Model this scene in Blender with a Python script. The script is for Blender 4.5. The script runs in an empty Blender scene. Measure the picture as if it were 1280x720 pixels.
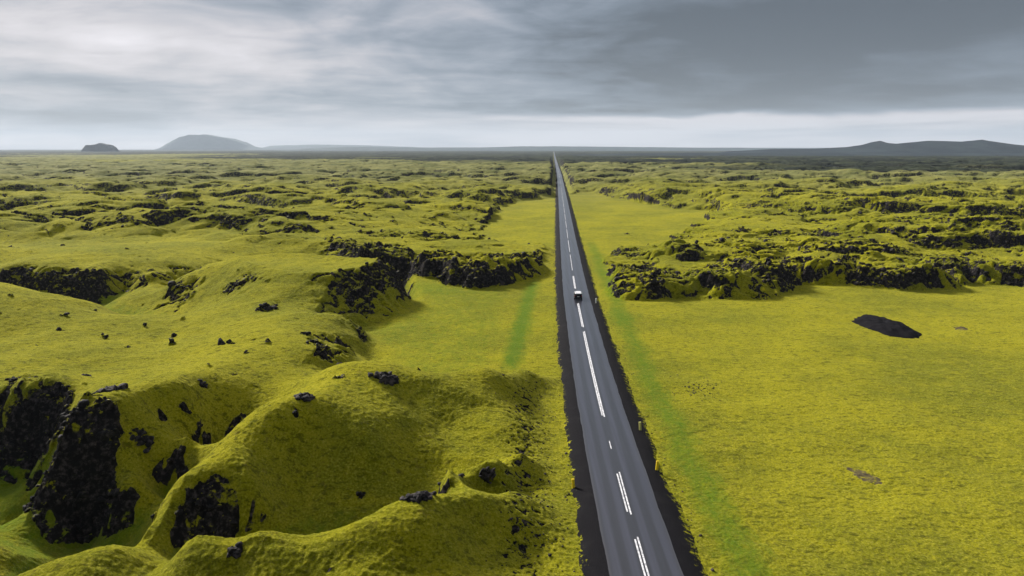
import bpy, math, random
import numpy as np
random.seed(7)
rng = np.random.default_rng(11)
F32 = np.float32
C = bpy.context.scene.collection
R = math.radians
Q = 1.0                       # terrain density

# ------------------------------------------------------------------ camera
CAM_H, FPX, PITCH = 35.0, 854.0, math.atan(174 / 854.0)
cam = bpy.data.objects.new('camera', bpy.data.cameras.new('camera'))
C.objects.link(cam)
cam.location = (0, 0, CAM_H)
cam.rotation_euler = (math.pi / 2 - PITCH, 0, 0)
cam.data.sensor_width = 36
cam.data.lens = FPX / 1280 * 36
cam.data.clip_start = 0.5
cam.data.clip_end = 90000
bpy.context.scene.camera = cam

def at(px, py, z=0.0):
    """point of the ground at height z that lies in a given direction from where the drone hovers"""
    a = (px - 640) / FPX; u = (360 - py) / FPX
    dy = math.cos(PITCH) + u * math.sin(PITCH); dz = -math.sin(PITCH) + u * math.cos(PITCH)
    t = (z - CAM_H) / dz
    return (a * t, dy * t)

# ------------------------------------------------------------------ noise
_G = rng.uniform(0, 2 * np.pi, (512, 512))
GX, GY = np.cos(_G).astype(F32), np.sin(_G).astype(F32)
def pn(x, y, seed=0):
    x = x + F32(seed * 37.31); y = y + F32(seed * 91.77)
    xf = np.floor(x); yf = np.floor(y)
    fx = (x - xf).astype(F32); fy = (y - yf).astype(F32)
    xi = xf.astype(np.int64); yi = yf.astype(np.int64)
    x0 = xi & 511; x1 = (xi + 1) & 511; y0 = yi & 511; y1 = (yi + 1) & 511
    u = fx * fx * fx * (fx * (fx * 6 - 15) + 10); v = fy * fy * fy * (fy * (fy * 6 - 15) + 10)
    a = GX[y0, x0] * fx + GY[y0, x0] * fy
    b = GX[y0, x1] * (fx - 1) + GY[y0, x1] * fy
    c = GX[y1, x0] * fx + GY[y1, x0] * (fy - 1)
    d = GX[y1, x1] * (fx - 1) + GY[y1, x1] * (fy - 1)
    ab = a + u * (b - a); cd = c + u * (d - c)
    return (ab + v * (cd - ab)) * F32(1.45)
def fbm(x, y, octv, seed=0, gain=0.5):
    s = 0; a = 1.0; t = 0
    for i in range(octv):
        s = s + a * pn(x * F32(2.03 ** i), y * F32(2.03 ** i), seed + i * 3); t += a; a *= gain
    return s / F32(t)
def ss(a, b, x):
    t = np.clip((x - a) / (b - a), 0, 1)
    return t * t * (3 - 2 * t)

# ------------------------------------------------------------------ road line
RD = [(-400, -2), (-100, 6.0), (0, 10.3), (51, 11.0), (73, 11.5), (101, 12.5), (165, 15.6), (267, 21.9), (476, 35.2), (897, 61.5),
      (2178, 136), (7600, 455), (31000, 1850)]
_d = np.arange(-400, 8000, 1.0)
_x = np.interp(_d, [p[0] for p in RD], [p[1] for p in RD])
for w in (15, 31, 31):
    k = np.ones(w) / w
    _x = np.convolve(np.pad(_x, w // 2, mode='reflect', reflect_type='odd'), k, mode='valid')
def roadx(d): return np.interp(d, _d, _x)
def roadz(d): return 0.75 + 0.0011 * np.clip(np.asarray(d, float) - 700, 0, 6000)

# ------------------------------------------------------------------ raster of authored land forms
RX0, RX1, RY0, RY1 = -420, 420, 20, 700
gx = np.arange(RX0, RX1 + 1, 1.0); gy = np.arange(RY0, RY1 + 1, 1.0)
MX, MY = np.meshgrid(gx, gy)
def sdf(poly):
    """signed distance, positive inside"""
    p = np.array(poly, float); n = len(p)
    d = np.full(MX.shape, 1e9); inside = np.zeros(MX.shape, bool)
    for i in range(n):
        a = p[i]; b = p[(i + 1) % n]; e = b - a
        wx = MX - a[0]; wy = MY - a[1]
        t = np.clip((wx * e[0] + wy * e[1]) / (e @ e + 1e-9), 0, 1)
        d = np.minimum(d, (wx - e[0] * t) ** 2 + (wy - e[1] * t) ** 2)
        c = ((a[1] > MY) != (b[1] > MY)) & (MX < (b[0] - a[0]) * (MY - a[1]) / (b[1] - a[1] + 1e-12) + a[0])
        inside ^= c
    return np.where(inside, 1, -1) * np.sqrt(d)
def samp(ras, x, y, out=None):
    fx = np.clip(x - RX0, 0, RX1 - RX0 - 1.001); fy = np.clip(y - RY0, 0, RY1 - RY0 - 1.001)
    ix = fx.astype(np.int32); iy = fy.astype(np.int32); ax = (fx - ix).astype(F32); ay = (fy - iy).astype(F32)
    r = ras
    v = (r[iy, ix] * (1 - ax) + r[iy, ix + 1] * ax) * (1 - ay) + (r[iy + 1, ix] * (1 - ax) + r[iy + 1, ix + 1] * ax) * ay
    if out is not None:
        o = (x < RX0) | (x > RX1) | (y > RY1)
        v = np.where(o, out, v)
    return v.astype(F32)

P = lambda pts, z=0: [at(a, b, z) for a, b in pts]
mead = [
    P([(438, 407), (470, 396), (497, 384), (508, 366), (500, 345), (515, 338), (545, 353), (585, 360), (630, 357), (668, 348), (694, 338),
       (702, 345), (712, 400), (716, 500), (600, 500), (520, 490), (440, 470), (462, 440)]),
    P([(560, 308), (600, 300), (615, 268), (640, 252), (697, 247), (706, 245), (712, 290), (700, 312), (660, 311), (640, 300), (600, 306)]),
    P([(715, 330), (708, 243), (735, 241), (790, 252), (850, 262), (893, 263), (880, 280), (850, 292), (836, 303), (800, 316), (765, 318), (757, 330),
       (762, 372), (800, 378), (862, 368), (885, 373), (962, 374), (975, 352), (1060, 356), (1120, 362), (1180, 360), (1200, 351), (1300, 358),
       (1500, 372), (2200, 420), (3500, 900), (800, 1500), (760, 900), (740, 500)]),
]
ras_mead = np.maximum.reduce([sdf(m) for m in mead])
regA = P([(-900, 306), (240, 304), (310, 318), (340, 326), (500, 335), (512, 368), (480, 400), (442, 410), (464, 440), (456, 462), (540, 480),
          (655, 466), (716, 466), (730, 600), (760, 720), (800, 1000), (-1500, 1000)], 1)
ras_A = sdf(regA)
ctl = [
 # long dome far left and its dark foot
 (-150,312,4),(0,312,4),(80,308,4),(160,306,4),(240,303,3.5),(310,314,1.5),(0,330,4.2),(100,330,4.4),(200,325,4),(280,323,1.8),
 (0,346,2.4),(60,346,2.4),(120,347,2.4),(190,344,2.2),(235,338,1.6),(0,367,-1.4),(60,368,-1.4),(110,367,-1.4),(150,362,-1.2),(225,352,-0.5),(-150,345,3),(-150,368,-1.5),
 (150,374,-1.2),(190,384,-1),(0,420,3),(80,420,3),(150,432,2.6),(0,470,2.6),(70,475,2.6),(130,480,3),
 (0,502,1.8),(50,507,1.8),(92,512,2.4),(-150,470,2),(-150,505,1),(200,400,-.3),
 # rocky ridge
 (205,386,-.6),(228,389,0),(262,378,2),
 (330,370,5),(400,365,5.4),(450,366,4.4),(478,375,2.6),(510,372,0),(488,398,0),(446,412,0),(466,440,0),(458,462,0),(520,430,0),(560,400,0),
 (428,398,3.8),(402,425,4.2),(398,445,4.2),(350,400,5.2),(300,430,5),(350,450,4.6),
 # moss shoulder between the pit and the gully
 (250,400,2.8),(205,424,2),(250,450,4.4),(180,470,4.6),(150,500,4.8),(112,522,4),(230,500,4.8),(300,475,4.4),(75,570,1.6),(100,585,1.6),
 (150,560,2.7),(200,540,3),(160,600,.8),(235,548,2.6),(370,478,3.8),(300,535,.7),(255,568,-.7),(205,616,-2.1),(160,655,-2.8),(110,692,-4.4),
 (120,650,-3.8),(60,640,-5.2),(20,610,-5.4),(0,590,-5),(-100,590,-6),(-100,640,-5),(10,660,-5),(40,575,-4.4),
 (332,519,5),(282,574,3.6),(236,616,2.2),(186,662,.2),
 # large lobe
 (485,482,6),(430,490,6.2),(390,498,6.2),(350,520,6),(330,550,4.5),
 (450,540,4.1),(550,520,3.2),(620,510,2.8),(640,540,2),(580,570,1.2),(520,600,.2),(480,640,-1),(430,655,-1.5),(400,668,-1.7),(400,600,.9),(390,550,3.8),
 (350,620,.3),(360,570,2.8),(310,608,2.1),(265,608,2.3),(240,684,-2),(300,685,-1.9),(350,680,-1.8),(345,650,-.9),
 # nearest ridge
 (300,720,1.4),(400,720,2),(500,700,2.6),(600,680,1.8),(640,720,.8),(200,720,0),(0,692,-1.2),(0,720,-1.6),(30,712,-2.6),
 (300,800,0),(600,850,.5),(0,850,-1),(-200,700,-2),(-250,850,0),
 (525,620,-.6),(560,585,.6),(690,490,.6),(690,550,.4),(700,620,.4),(700,700,.3),
 (660,505,1.5),(660,560,1.1),(660,600,.9),(660,680,.9),(720,800,.2),(-600,850,0),(-900,500,2),(-900,350,4),
]
# crests, each with the height of the ground that its back slope falls to
crest = [(-150,366,2.8,-1),(0,368,2.6,-1.2),(60,373,2.6,-1.2),(120,382,2.2,-1.2),(172,396,1.3,-.6),
 (232,350,2.4,-.5),(262,339,4.2,0),(320,329,6,1),(380,326,6.6,1),(440,332,6.4,1),(478,341,5.5,0),(500,354,3.5,0),
 (440,463,5,.5),(500,463,5.5,0),(540,470,5.4,0),(600,468,4.2,0),(655,467,2.0,0),(690,468,1.2,0),
 (60,712,0,-4),(100,702,.5,-4),(150,693,1.4,-3.2),(250,682,2.2,-2.8),(330,678,3,-2.2),(430,671,3.5,-1.6),(500,645,3.9,-.8),(544,631,3.9,-.2),(600,621,3,.6),(642,617,2,.6),
 (546,624,1.4,-.4),(570,600,2.6,.5),(610,582,3.0,1.3),(650,571,2.1,1.2)]
cp = [(*at(a, b, c), c) for a, b, c in ctl]
for a, b, c, zb in crest:
    x, y = at(a, b, c); q = math.hypot(x, y); k = 1 + max(1.35 * (c - zb), 1.5) / q
    cp += [(x, y, c), (x * k, y * k, zb)]
cp = np.array(cp)
def tps(d2): return d2 * np.log(d2 + 1e-6)
SC = 50.0
A_ = tps(((cp[:, None, :2] - cp[None, :, :2]) ** 2).sum(-1) / SC ** 2) + np.eye(len(cp)) * 3e-5
PP = np.c_[np.ones(len(cp)), cp[:, :2] / SC]
M_ = np.block([[A_, PP], [PP.T, np.zeros((3, 3))]])
sol = np.linalg.solve(M_, np.r_[cp[:, 2], np.zeros(3)])
ras_rbf = np.zeros(MX.shape)
sub = (MY < 330)
sx, sy = MX[sub], MY[sub]; acc = sol[-3] + sol[-2] * sx / SC + sol[-1] * sy / SC
for i in range(len(cp)):
    acc += sol[i] * tps(((sx - cp[i, 0]) ** 2 + (sy - cp[i, 1]) ** 2) / SC ** 2)
ras_rbf[sub] = np.clip(acc, -7, 8)

def blur(a, n):
    k = np.ones(n) / n
    for ax in (0, 1): a = np.apply_along_axis(lambda v: np.convolve(np.pad(v, n // 2, mode='edge'), k, mode='valid'), ax, a)
    return a
ras_rbf = ras_rbf + .42 * (ras_rbf - blur(blur(ras_rbf, 15), 15))
DOMES = [ # px, py, rx px, front depth m, back depth m, z of top
 (395,305,75,14,26,5.0),(470,312,50,13,24,5.4),(545,322,48,14,24,5.6),(610,327,45,12,22,5.2),(662,325,34,10,18,4.4),(350,300,40,10,20,3.6),
 (500,292,90,14,22,4.4),(560,240,70,22,30,5.5),(500,232,60,20,30,5),(615,246,30,14,26,4),(430,262,80,22,26,4.5),
 (812,344,58,11,20,4.4),(780,335,26,8,18,3.4),(858,306,34,10,18,5.2),(905,345,55,12,22,4.6),(950,332,60,14,22,5.0),(1020,330,55,13,22,5.2),(1080,336,50,11,20,4.6),
 (1150,338,48,11,20,4.6),(1225,330,50,12,22,4.6),(1275,337,40,12,20,4.2),(930,306,60,14,24,4.6),(1060,305,90,16,24,4.8),(1400,345,90,14,24,5),
 (790,232,50,20,40,5),(860,240,60,20,36,5),(930,250,60,18,34,4.6),
]
def dome_raster():
    out = np.zeros(MX.shape)
    for (a, b, rx, f, k, z) in DOMES:
        c = at(a, b, z); e = at(a + rx, b, z); w = e[0] - c[0]
        ux = (MX - c[0]) / w; uy = np.where(MY < c[1], (MY - c[1]) / f, (MY - c[1]) / k)
        r2 = ux ** 2 + uy ** 2
        out = np.maximum(out, z * np.clip(1 - r2 ** 1.5, 0, 1) ** .55)
    return out
ras_dome = dome_raster()

# ------------------------------------------------------------------ height of the land
ROCKS = [ # px, py, rx, ry, z, strength
 (335,383,13,6,4.8,1),(283,322,30,4,3,.8),(100,471,10,3,2.8,.5),(255,492,7,2.5,3.9,.6),(318,500,8,3,4,.4),
 (1195,322,44,9,2.5,1.6),(1120,298,60,7,1,1),(1230,300,60,8,1,1.1),(1260,345,20,4,1,.8),(250,650,36,20,0,.5),(100,625,42,30,-3,.9),(30,540,55,28,-3,1.0),
 (430,380,60,16,3,.55),(60,358,95,6,.3,1),(190,352,45,4,.3,.9),(270,252,40,6,0,.9),
]
_rk = []
for (a, b, rx, ry, z, s) in ROCKS:
    c = at(a, b, z); e = at(a + rx, b, z); f1 = at(a, b - ry, z); f2 = at(a, b + ry, z)
    _rk.append((c[0], (f1[1] + f2[1]) / 2, e[0] - c[0], (f1[1] - f2[1]) / 2, s))

def land(x, y):
    D = np.maximum(y, 1)
    rx = roadx(y).astype(F32)
    u = x - rx
    wx = fbm(x / 22, y / 22, 3, 1) * 6; wy = fbm(x / 22, y / 22, 3, 5) * 6
    wx2 = pn(x / 5, y / 5, 8) * 1.3; wy2 = pn(x / 5, y / 5, 9) * 1.3
    md = samp(ras_mead, x + wx * 1.05 + wx2, y + wy * 1.1 + wy2, -60.0)
    aa = samp(ras_A, x, y, -60.0)
    bk = ss(150, 215, D) * ss(-62, -85, u)
    A = ss(-4 - 22 * bk, 2 + 12 * bk, aa)
    # --- lava field
    X = x + wx * 1.6; Y = y + wy * 1.6
    n1 = fbm(X / 100, Y / 58, 3, 20, .4)
    n2 = fbm(X / 50, Y / 27, 3, 30, .42)
    e1 = .05 + .12 * ss(-.3, .4, pn(x / 40, y / 40, 40)) + .07 * ss(0, -60, u)
    e2 = .05 + .15 * ss(-.3, .4, pn(x / 17, y / 17, 41))
    lav = 3.4 * ss(-e1, e1, n1 + .02) + 1.5 * ss(-e2, e2, n2 - .04) + 1.1 * n1 * 2 + .8 * (1 - np.abs(pn(X / 21, Y / 13, 44)) * 2)
    pl = np.abs(pn(X / 24 + wx2 * .06, Y / 14, 46)); pl2 = np.abs(pn(X / 60, Y / 38, 47))
    lav = lav + 2.6 * np.minimum(pl, .45) ** .6 + 2.4 * np.minimum(pl2, .5) ** .7 - 1.6
    crease = np.maximum(ss(.075, .02, pl) * .8, ss(.055, .015, pl2))
    rim = ss(-.02, .25, n1) * 1.0
    lav = lav + rim
    e3 = 1.5 + 9 * ss(-.1, .5, pn(x / 24, y / 24, 50)) + wx2 * .4
    L = ss(-e3 * .2, e3, -md)
    big = ss(0, 60, -md)
    h = L * (1.7 + 2.8 * ss(0, 20, -md) + 2.2 * pn(x / 42, y / 42, 53) + 3.0 * (np.minimum(np.abs(pn(x / 17, y / 17, 54)), .5) - .22) * ss(60, 20, -md) + (lav - 1.5) * (.7 + .3 * big))
    dm = samp(ras_dome, x + wx * .35 + wx2 * .6, y + wy * .45 + wy2 * .6, 0.0)
    zone = ss(75, 35, -md) * ss(360, 300, D)
    h = h * (1 - .55 * zone * (dm > -1))
    dome = dm * ss(-3, 2, -md) * (.72 + .75 * np.minimum(np.abs(pn(x / 11 + wx2 * .1, y / 8, 57)), .45) + .35 * np.minimum(np.abs(pn(x / 5, y / 4, 58)), .45)) * (1 - A)
    h = np.maximum(h, dome)
    L = np.maximum(L, ss(.15, .8, dome))
    crease = np.maximum(crease, ss(.09, .02, np.abs(pn(x / 11 + wx2 * .1, y / 8, 57))) * (dome > h - .01))
    # meadow
    h = h + (1 - L) * (.35 * fbm(x / 30, y / 30, 2, 60) + .24 * pn(x / 8, y / 6, 61))
    hr = samp(ras_rbf, x + wx * .1 + wx2 * .5, y + wy * .1 + wy2 * .5)
    hr = hr + .45 * fbm(x / 14, y / 14, 3, 65)
    lob = 1 - np.abs(pn((x + wx) / 9, (y + wy) / 9, 66)) * 2.0
    hr = hr + .2 * lob
    h = h * (1 - A) + hr * A
    # farther than a kilometre the plain evens out and sinks a little
    far = ss(900, 3200, D)
    h = h * (1 - .45 * far)
    # road corridor
    w = 7.5 + 2.5 * pn(x / 30, y / 30, 70) + 6 * ss(600, 2500, D) + 60 * ss(2500, 7000, D)
    cor = ss(w * .55, w * 1.5, np.abs(u + 1.5 * pn(y / 12, y * 0, 71)))
    zr = roadz(y).astype(F32)
    side = np.where(u < 0, zr - .55, zr - .72)
    h = side * (1 - cor) + h * cor
    return h, u, L, A, md, wx2, crease * L * (1 - A) * cor

rows = [np.linspace(-500, 20, 14)[:-1]]
def geo(a, b, k): 
    n = int(math.log(b / a) * k * Q); return np.exp(np.linspace(math.log(a), math.log(b), n, endpoint=False))
rows += [np.linspace(20, 44, 40, endpoint=False), geo(44, 330, 640), geo(330, 3000, 300), geo(3000, 31000, 60), np.array([31000.])]
DY = np.concatenate(rows)
NC = int(1500 * Q)
s_ = np.linspace(-1, 1, NC)
W = np.where(DY > 20, DY * .92 + 22, 45 + (20 - DY) * 1.5)
# lateral vertices crowd a little around the road
X = (s_[None, :] * W[:, None]).astype(np.float64)
Y = np.repeat(DY[:, None], NC, 1)
Xf, Yf = X.astype(F32), Y.astype(F32)
H, U, L, A, MD, WX2, CR = land(Xf, Yf)
NR = len(DY)
print('terrain', NR, NC)

def slope(H):
    zx = np.gradient(H, axis=1) / np.gradient(X, axis=1)
    yr = np.gradient(DY)[:, None]
    zy = np.gradient(H, axis=0) / yr - zx * np.gradient(X, axis=0) / yr
    return np.sqrt(zx ** 2 + zy ** 2), zx, zy
S, zx, zy = slope(H)
D = np.maximum(Yf, 1)
nz = fbm(Xf / 7, Yf / 7, 3, 80)
nz2 = fbm(Xf / 2.2, Yf / 2.2, 2, 86)
nzL = fbm(Xf / 38, Yf / 38, 2, 88)
lavaish = np.maximum(ss(0, .35, L), A)
prop = np.zeros_like(H)
for (a, b, rx, ry, z) in [(30,540,62,34,-1),(92,618,44,36,-2),(256,655,30,24,0),(445,385,75,40,2),(222,372,28,16,1),(300,372,50,9,3),(110,358,120,8,0),(215,350,40,6,0),
                          (440,466,70,8,3.5),(290,530,18,16,2),(410,440,30,20,3)]:
    c = at(a, b, z); e = at(a + rx, b, z); f1 = at(a, b - ry, z); f2 = at(a, b + ry, z)
    rr = np.sqrt(((X - c[0]) / (e[0] - c[0])) ** 2 + ((Y - (f1[1] + f2[1]) / 2) / ((f1[1] - f2[1]) / 2)) ** 2)
    prop = np.maximum(prop, ss(1.3, .8, rr + .35 * nz))
soft = A * (1 - prop); dz_ = (MD > -30) * (1 - A) * (D < 330)
left = (1 - A) * ss(0, -60, U)

# rock comes through where the land is steep (rather more on the faces turned away from the weather side)
rock = ss(.42, .62, S * (1 - .1 * A - .25 * soft) - .75 * soft - .07 * left + .30 * nz + .14 * nz2 + .22 * nzL + .30 * (1 - ss(300, 700, D)) * CR + .06 + .04 * (U > 0) + (.04 + .13 * ss(-.25, .3, nzL)) * ss(28, 5, -MD) * (1 - A) * (D < 320) * ss(-.35, .35, nzL + .25 * (U > 0)) + .015) * lavaish * ss(1.5, 5, np.abs(U) - 5)
for (cx, cy, ax, ay, st) in _rk:
    m = (np.abs(X - cx) < ax * 1.8) & (np.abs(Y - cy) < ay * 1.8)
    if m.any():
        rr = np.sqrt(((X[m] - cx) / ax) ** 2 + ((Y[m] - cy) / ay) ** 2) + .5 * nz[m]
        rock[m] = np.maximum(rock[m], st * ss(1.15, .55, rr) * ss(-.55, .1, nz2[m] + st - .9))
rock = rock * ss(-.55, -.15, nz2 + .6 * fbm(Xf / 5, Yf / 4, 2, 95) + .25)
rock = np.clip(rock, 0, 1).astype(F32)
# scattered small bare patches on the lava
lp = np.abs(pn(Xf / 4.2 + .3 * nz2, Yf / 3.6, 97)); lp2 = np.abs(pn(Xf / 9, Yf / 8, 98))
H = H + rock * (1.5 * np.minimum(lp, .4) + 1.2 * np.minimum(lp2, .4) - .55) * ss(800, 300, D)
rock = (rock * (1 - ss(.20, .38, lp + .4 * lp2 + .15 * nz2 + .0 * A) * ss(-.3, .2, pn(Xf / 13, Yf / 13, 99)) * ss(1.3 + .6 * A + .7 * dz_, .7 + .6 * A + .7 * dz_, S) * (1 - .6 * left))).astype(F32)
sp = ss(.46, .54, fbm(Xf / 3.3, Yf / 2.6, 2, 90) + .18 * nzL - .08 * A) * lavaish * ss(3, 9, np.abs(U) - 5)
rock = np.maximum(rock, sp.astype(F32) * .9)
del nz, nzL
lod = lambda lam: 1 - ss(.25, .5, (D / 900 * 1.3) / lam)     # drop waves the mesh cannot carry
# blocky relief in the rock
b1 = (np.abs(pn(Xf / 2.6, Yf / 2.6, 100)) + .6 * np.abs(pn(Xf / 1.1, Yf / 1.1, 101)) * lod(1.1) + .3 * np.abs(pn(Xf / .5, Yf / .5, 102)) * lod(.5))
H = H + rock * (1.35 * b1 - .6) * (1 - .4 * ss(250, 600, D)) * ss(3, 6, np.abs(U))
# moss takes hold again on the flat tops of the blocks
S2 = slope(H)[0]
nt = pn(Xf / 4.5, Yf / 4.5, 105)
rock = rock * (1 - .95 * ss(.75, .35, S2 + .15 * nz2) * ss(-.35, .15, nt))
# moss cushions
moss = 1 - rock * .8
c1 = 1 - np.abs(pn((Xf + WX2 * .3) / 1.9, Yf / 1.9, 110)) * 2
c2 = 1 - np.abs(pn(Xf / .8, Yf / .8, 111)) * 2
c3 = pn(Xf / .36, Yf / .36, 112)
near_lava = .55 + .45 * np.maximum(A, L)
H = H + moss * near_lava * (1 - .35 * A) * (.085 * c1 * lod(1.9) + .075 * c2 * lod(.8) + .07 * c3 * lod(.36)) * ss(2.5, 6, np.abs(U))
del c1, c2, c3, b1
# sparse holes between the clumps of the roadside strip
strip = ss(-14, -11.5, U) * ss(-5.4, -7, U) * ss(98, 85, D) * (D > 30)
sr = ss(.34, .5, fbm(Xf / .75, Yf / .75, 2, 120) + .35 * ss(-13, -10, U) * ss(-8, -10, U)) * strip
rock = np.maximum(rock, sr * .95).astype(F32)
H = H - sr * .12
# the bed under the road
bw = 4.7 + D * .0022
H = H - ss(1.0, 0.0, (np.abs(U) - 3.6) / (bw - 3.4)) * .55 * (1 + ss(500, 3000, D) * 1.2)
# cover colour masks
green = np.zeros_like(H)
def gband(u0, w, y0, y1, st):
    global green
    g = np.exp(-((U - u0 - .8 * pn(Yf / 9, Xf * 0, 130)) / w) ** 2) * ss(y0 - 6, y0 + 6, Yf) * ss(y1 + 20, y1 - 20, Yf) * st
    green = np.maximum(green, g)
gband(8.9, 2.4, 10, 260, .75)
gx0 = np.interp(DY, [60, 107, 170, 190, 300], [-13, -13, -11.2, -10.6, -10])[:, None]
green = np.maximum(green, np.exp(-((U - gx0) / 2.0) ** 2) * ss(101, 110, Yf) * ss(192, 172, Yf) * 1.0)
green = np.maximum(green, ss(0, -3, H + .4 * nz2) * A * .6)
green = np.maximum(green, .38 * ss(-2, 6, MD) * (U < 0) * ss(-12, -20, U) * (D < 200) * (D > 90))
green = np.clip(green + .25 * ss(.1, .5, fbm(Xf / 45, Yf / 30, 3, 140)) * (D < 400), 0, 1)
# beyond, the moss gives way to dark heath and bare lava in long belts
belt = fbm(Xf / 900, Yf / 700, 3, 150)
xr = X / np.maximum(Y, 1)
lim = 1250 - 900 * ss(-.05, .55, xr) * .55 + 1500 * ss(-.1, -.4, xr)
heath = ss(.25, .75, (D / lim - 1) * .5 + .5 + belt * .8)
heath = np.clip(np.maximum(heath, .5 * ss(200, 900, D) * ss(-.5, 0, belt + .2)), 0, 1)  # lower half of the mask greys moss by distance, haze put into colour
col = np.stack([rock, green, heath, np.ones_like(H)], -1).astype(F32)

# ------------------------------------------------------------------ node helpers
class T:
    def __init__(s, name, world=False):
        if world: s.m = bpy.data.worlds.new(name)
        else: s.m = bpy.data.materials.new(name)
        s.m.use_nodes = True; s.t = s.m.node_tree; s.t.nodes.clear()
    def n(s, ty, ins=None, **kw):
        nd = s.t.nodes.new(ty)
        for k, v in kw.items(): setattr(nd, k, v)
        for k, v in (ins or {}).items(): s.set(nd, k, v)
        return nd
    def set(s, nd, k, v):
        i = nd.inputs[k]
        if isinstance(v, bpy.types.NodeSocket): s.t.links.new(v, i)
        elif isinstance(v, bpy.types.Node): s.t.links.new(v.outputs[0], i)
        else:
            if isinstance(v, tuple) and len(v) == 3 and len(i.default_value) == 4: v = (*v, 1)
            i.default_value = v
    def math(s, op, a, b=0.0, c=0.0, clamp=False):
        nd = s.n('ShaderNodeMath', {0: a, 1: b, 2: c}, operation=op); nd.use_clamp = clamp; return nd.outputs[0]
    def step(s, a, b, x):
        nd = s.n('ShaderNodeMapRange', {'Value': x, 'From Min': a, 'From Max': b}, interpolation_type='SMOOTHSTEP'); return nd.outputs[0]
    def mix(s, f, a, b, blend='MIX'):
        nd = s.n('ShaderNodeMix', data_type='RGBA', blend_type=blend)
        s.set(nd, 0, f); s.set(nd, 6, a); s.set(nd, 7, b); return nd.outputs[2]
    def noise(s, vec, scale, det=3, rough=.55, dist=0.0):
        nd = s.n('ShaderNodeTexNoise', {'Vector': vec, 'Scale': scale, 'Detail': det, 'Roughness': rough, 'Distortion': dist}); return nd.outputs[0]
    def mapv(s, vec, sc=(1, 1, 1), loc=(0, 0, 0), rot=(0, 0, 0)):
        nd = s.n('ShaderNodeMapping', {'Vector': vec, 'Scale': sc, 'Location': loc, 'Rotation': rot}); return nd.outputs[0]

def simple(name, colr, rough=.6, metal=0, noise_amt=.15, sc=8, emit=None):
    t = T(name); tc = t.n('ShaderNodeTexCoord')
    n = t.noise(tc.outputs['Object'], sc, 3)
    c = t.mix(n, tuple(x * (1 - noise_amt) for x in colr), tuple(min(1, x * (1 + noise_amt)) for x in colr))
    b = t.n('ShaderNodeBsdfPrincipled', {'Base Color': c, 'Roughness': rough, 'Metallic': metal})
    t.n('ShaderNodeOutputMaterial', {'Surface': b}); return t.m

# ------------------------------------------------------------------ land material
def moss_colour(t, pos):
    a = t.noise(pos, .035, 4, .6); b = t.noise(pos, .35, 4, .65); c = t.noise(pos, 4.2, 5, .8)
    yel = (.290, .270, .005); olv = (.150, .160, .004); brn = (.13, .095, .02); pale = (.42, .38, .05)
    k = t.mix(t.step(.35, .65, a), olv, yel)
    k = t.mix(t.math('MULTIPLY', t.step(.45, .7, b), .6), k, yel)
    k = t.mix(t.math('MULTIPLY', t.step(.5, .3, b), .55), k, olv)
    k = t.mix(t.math('MULTIPLY', t.step(.52, .62, c), .6), k, pale)
    k = t.mix(t.math('MULTIPLY', t.step(.48, .38, c), .75), k, (.055, .060, .002))
    cr_ = t.noise(t.mapv(pos, (.75, 1.5, 1.2)), 1, 5, .72)
    k = t.mix(t.math('MULTIPLY', t.step(.47, .38, cr_), .8), k, (.075, .078, .002))
    k = t.mix(t.math('MULTIPLY', t.step(.56, .68, cr_), .5), k, (.33, .29, .012))
    d = t.noise(pos, .9, 3, .6)
    k = t.mix(t.math('MULTIPLY', t.step(.6, .75, d), .4), k, brn)
    return k
def rock_colour(t, pos):
    a = t.noise(pos, 1.6, 5, .7)
    return t.mix(t.step(.45, .8, a), (.012, .011, .012), (.12, .10, .10))

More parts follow.
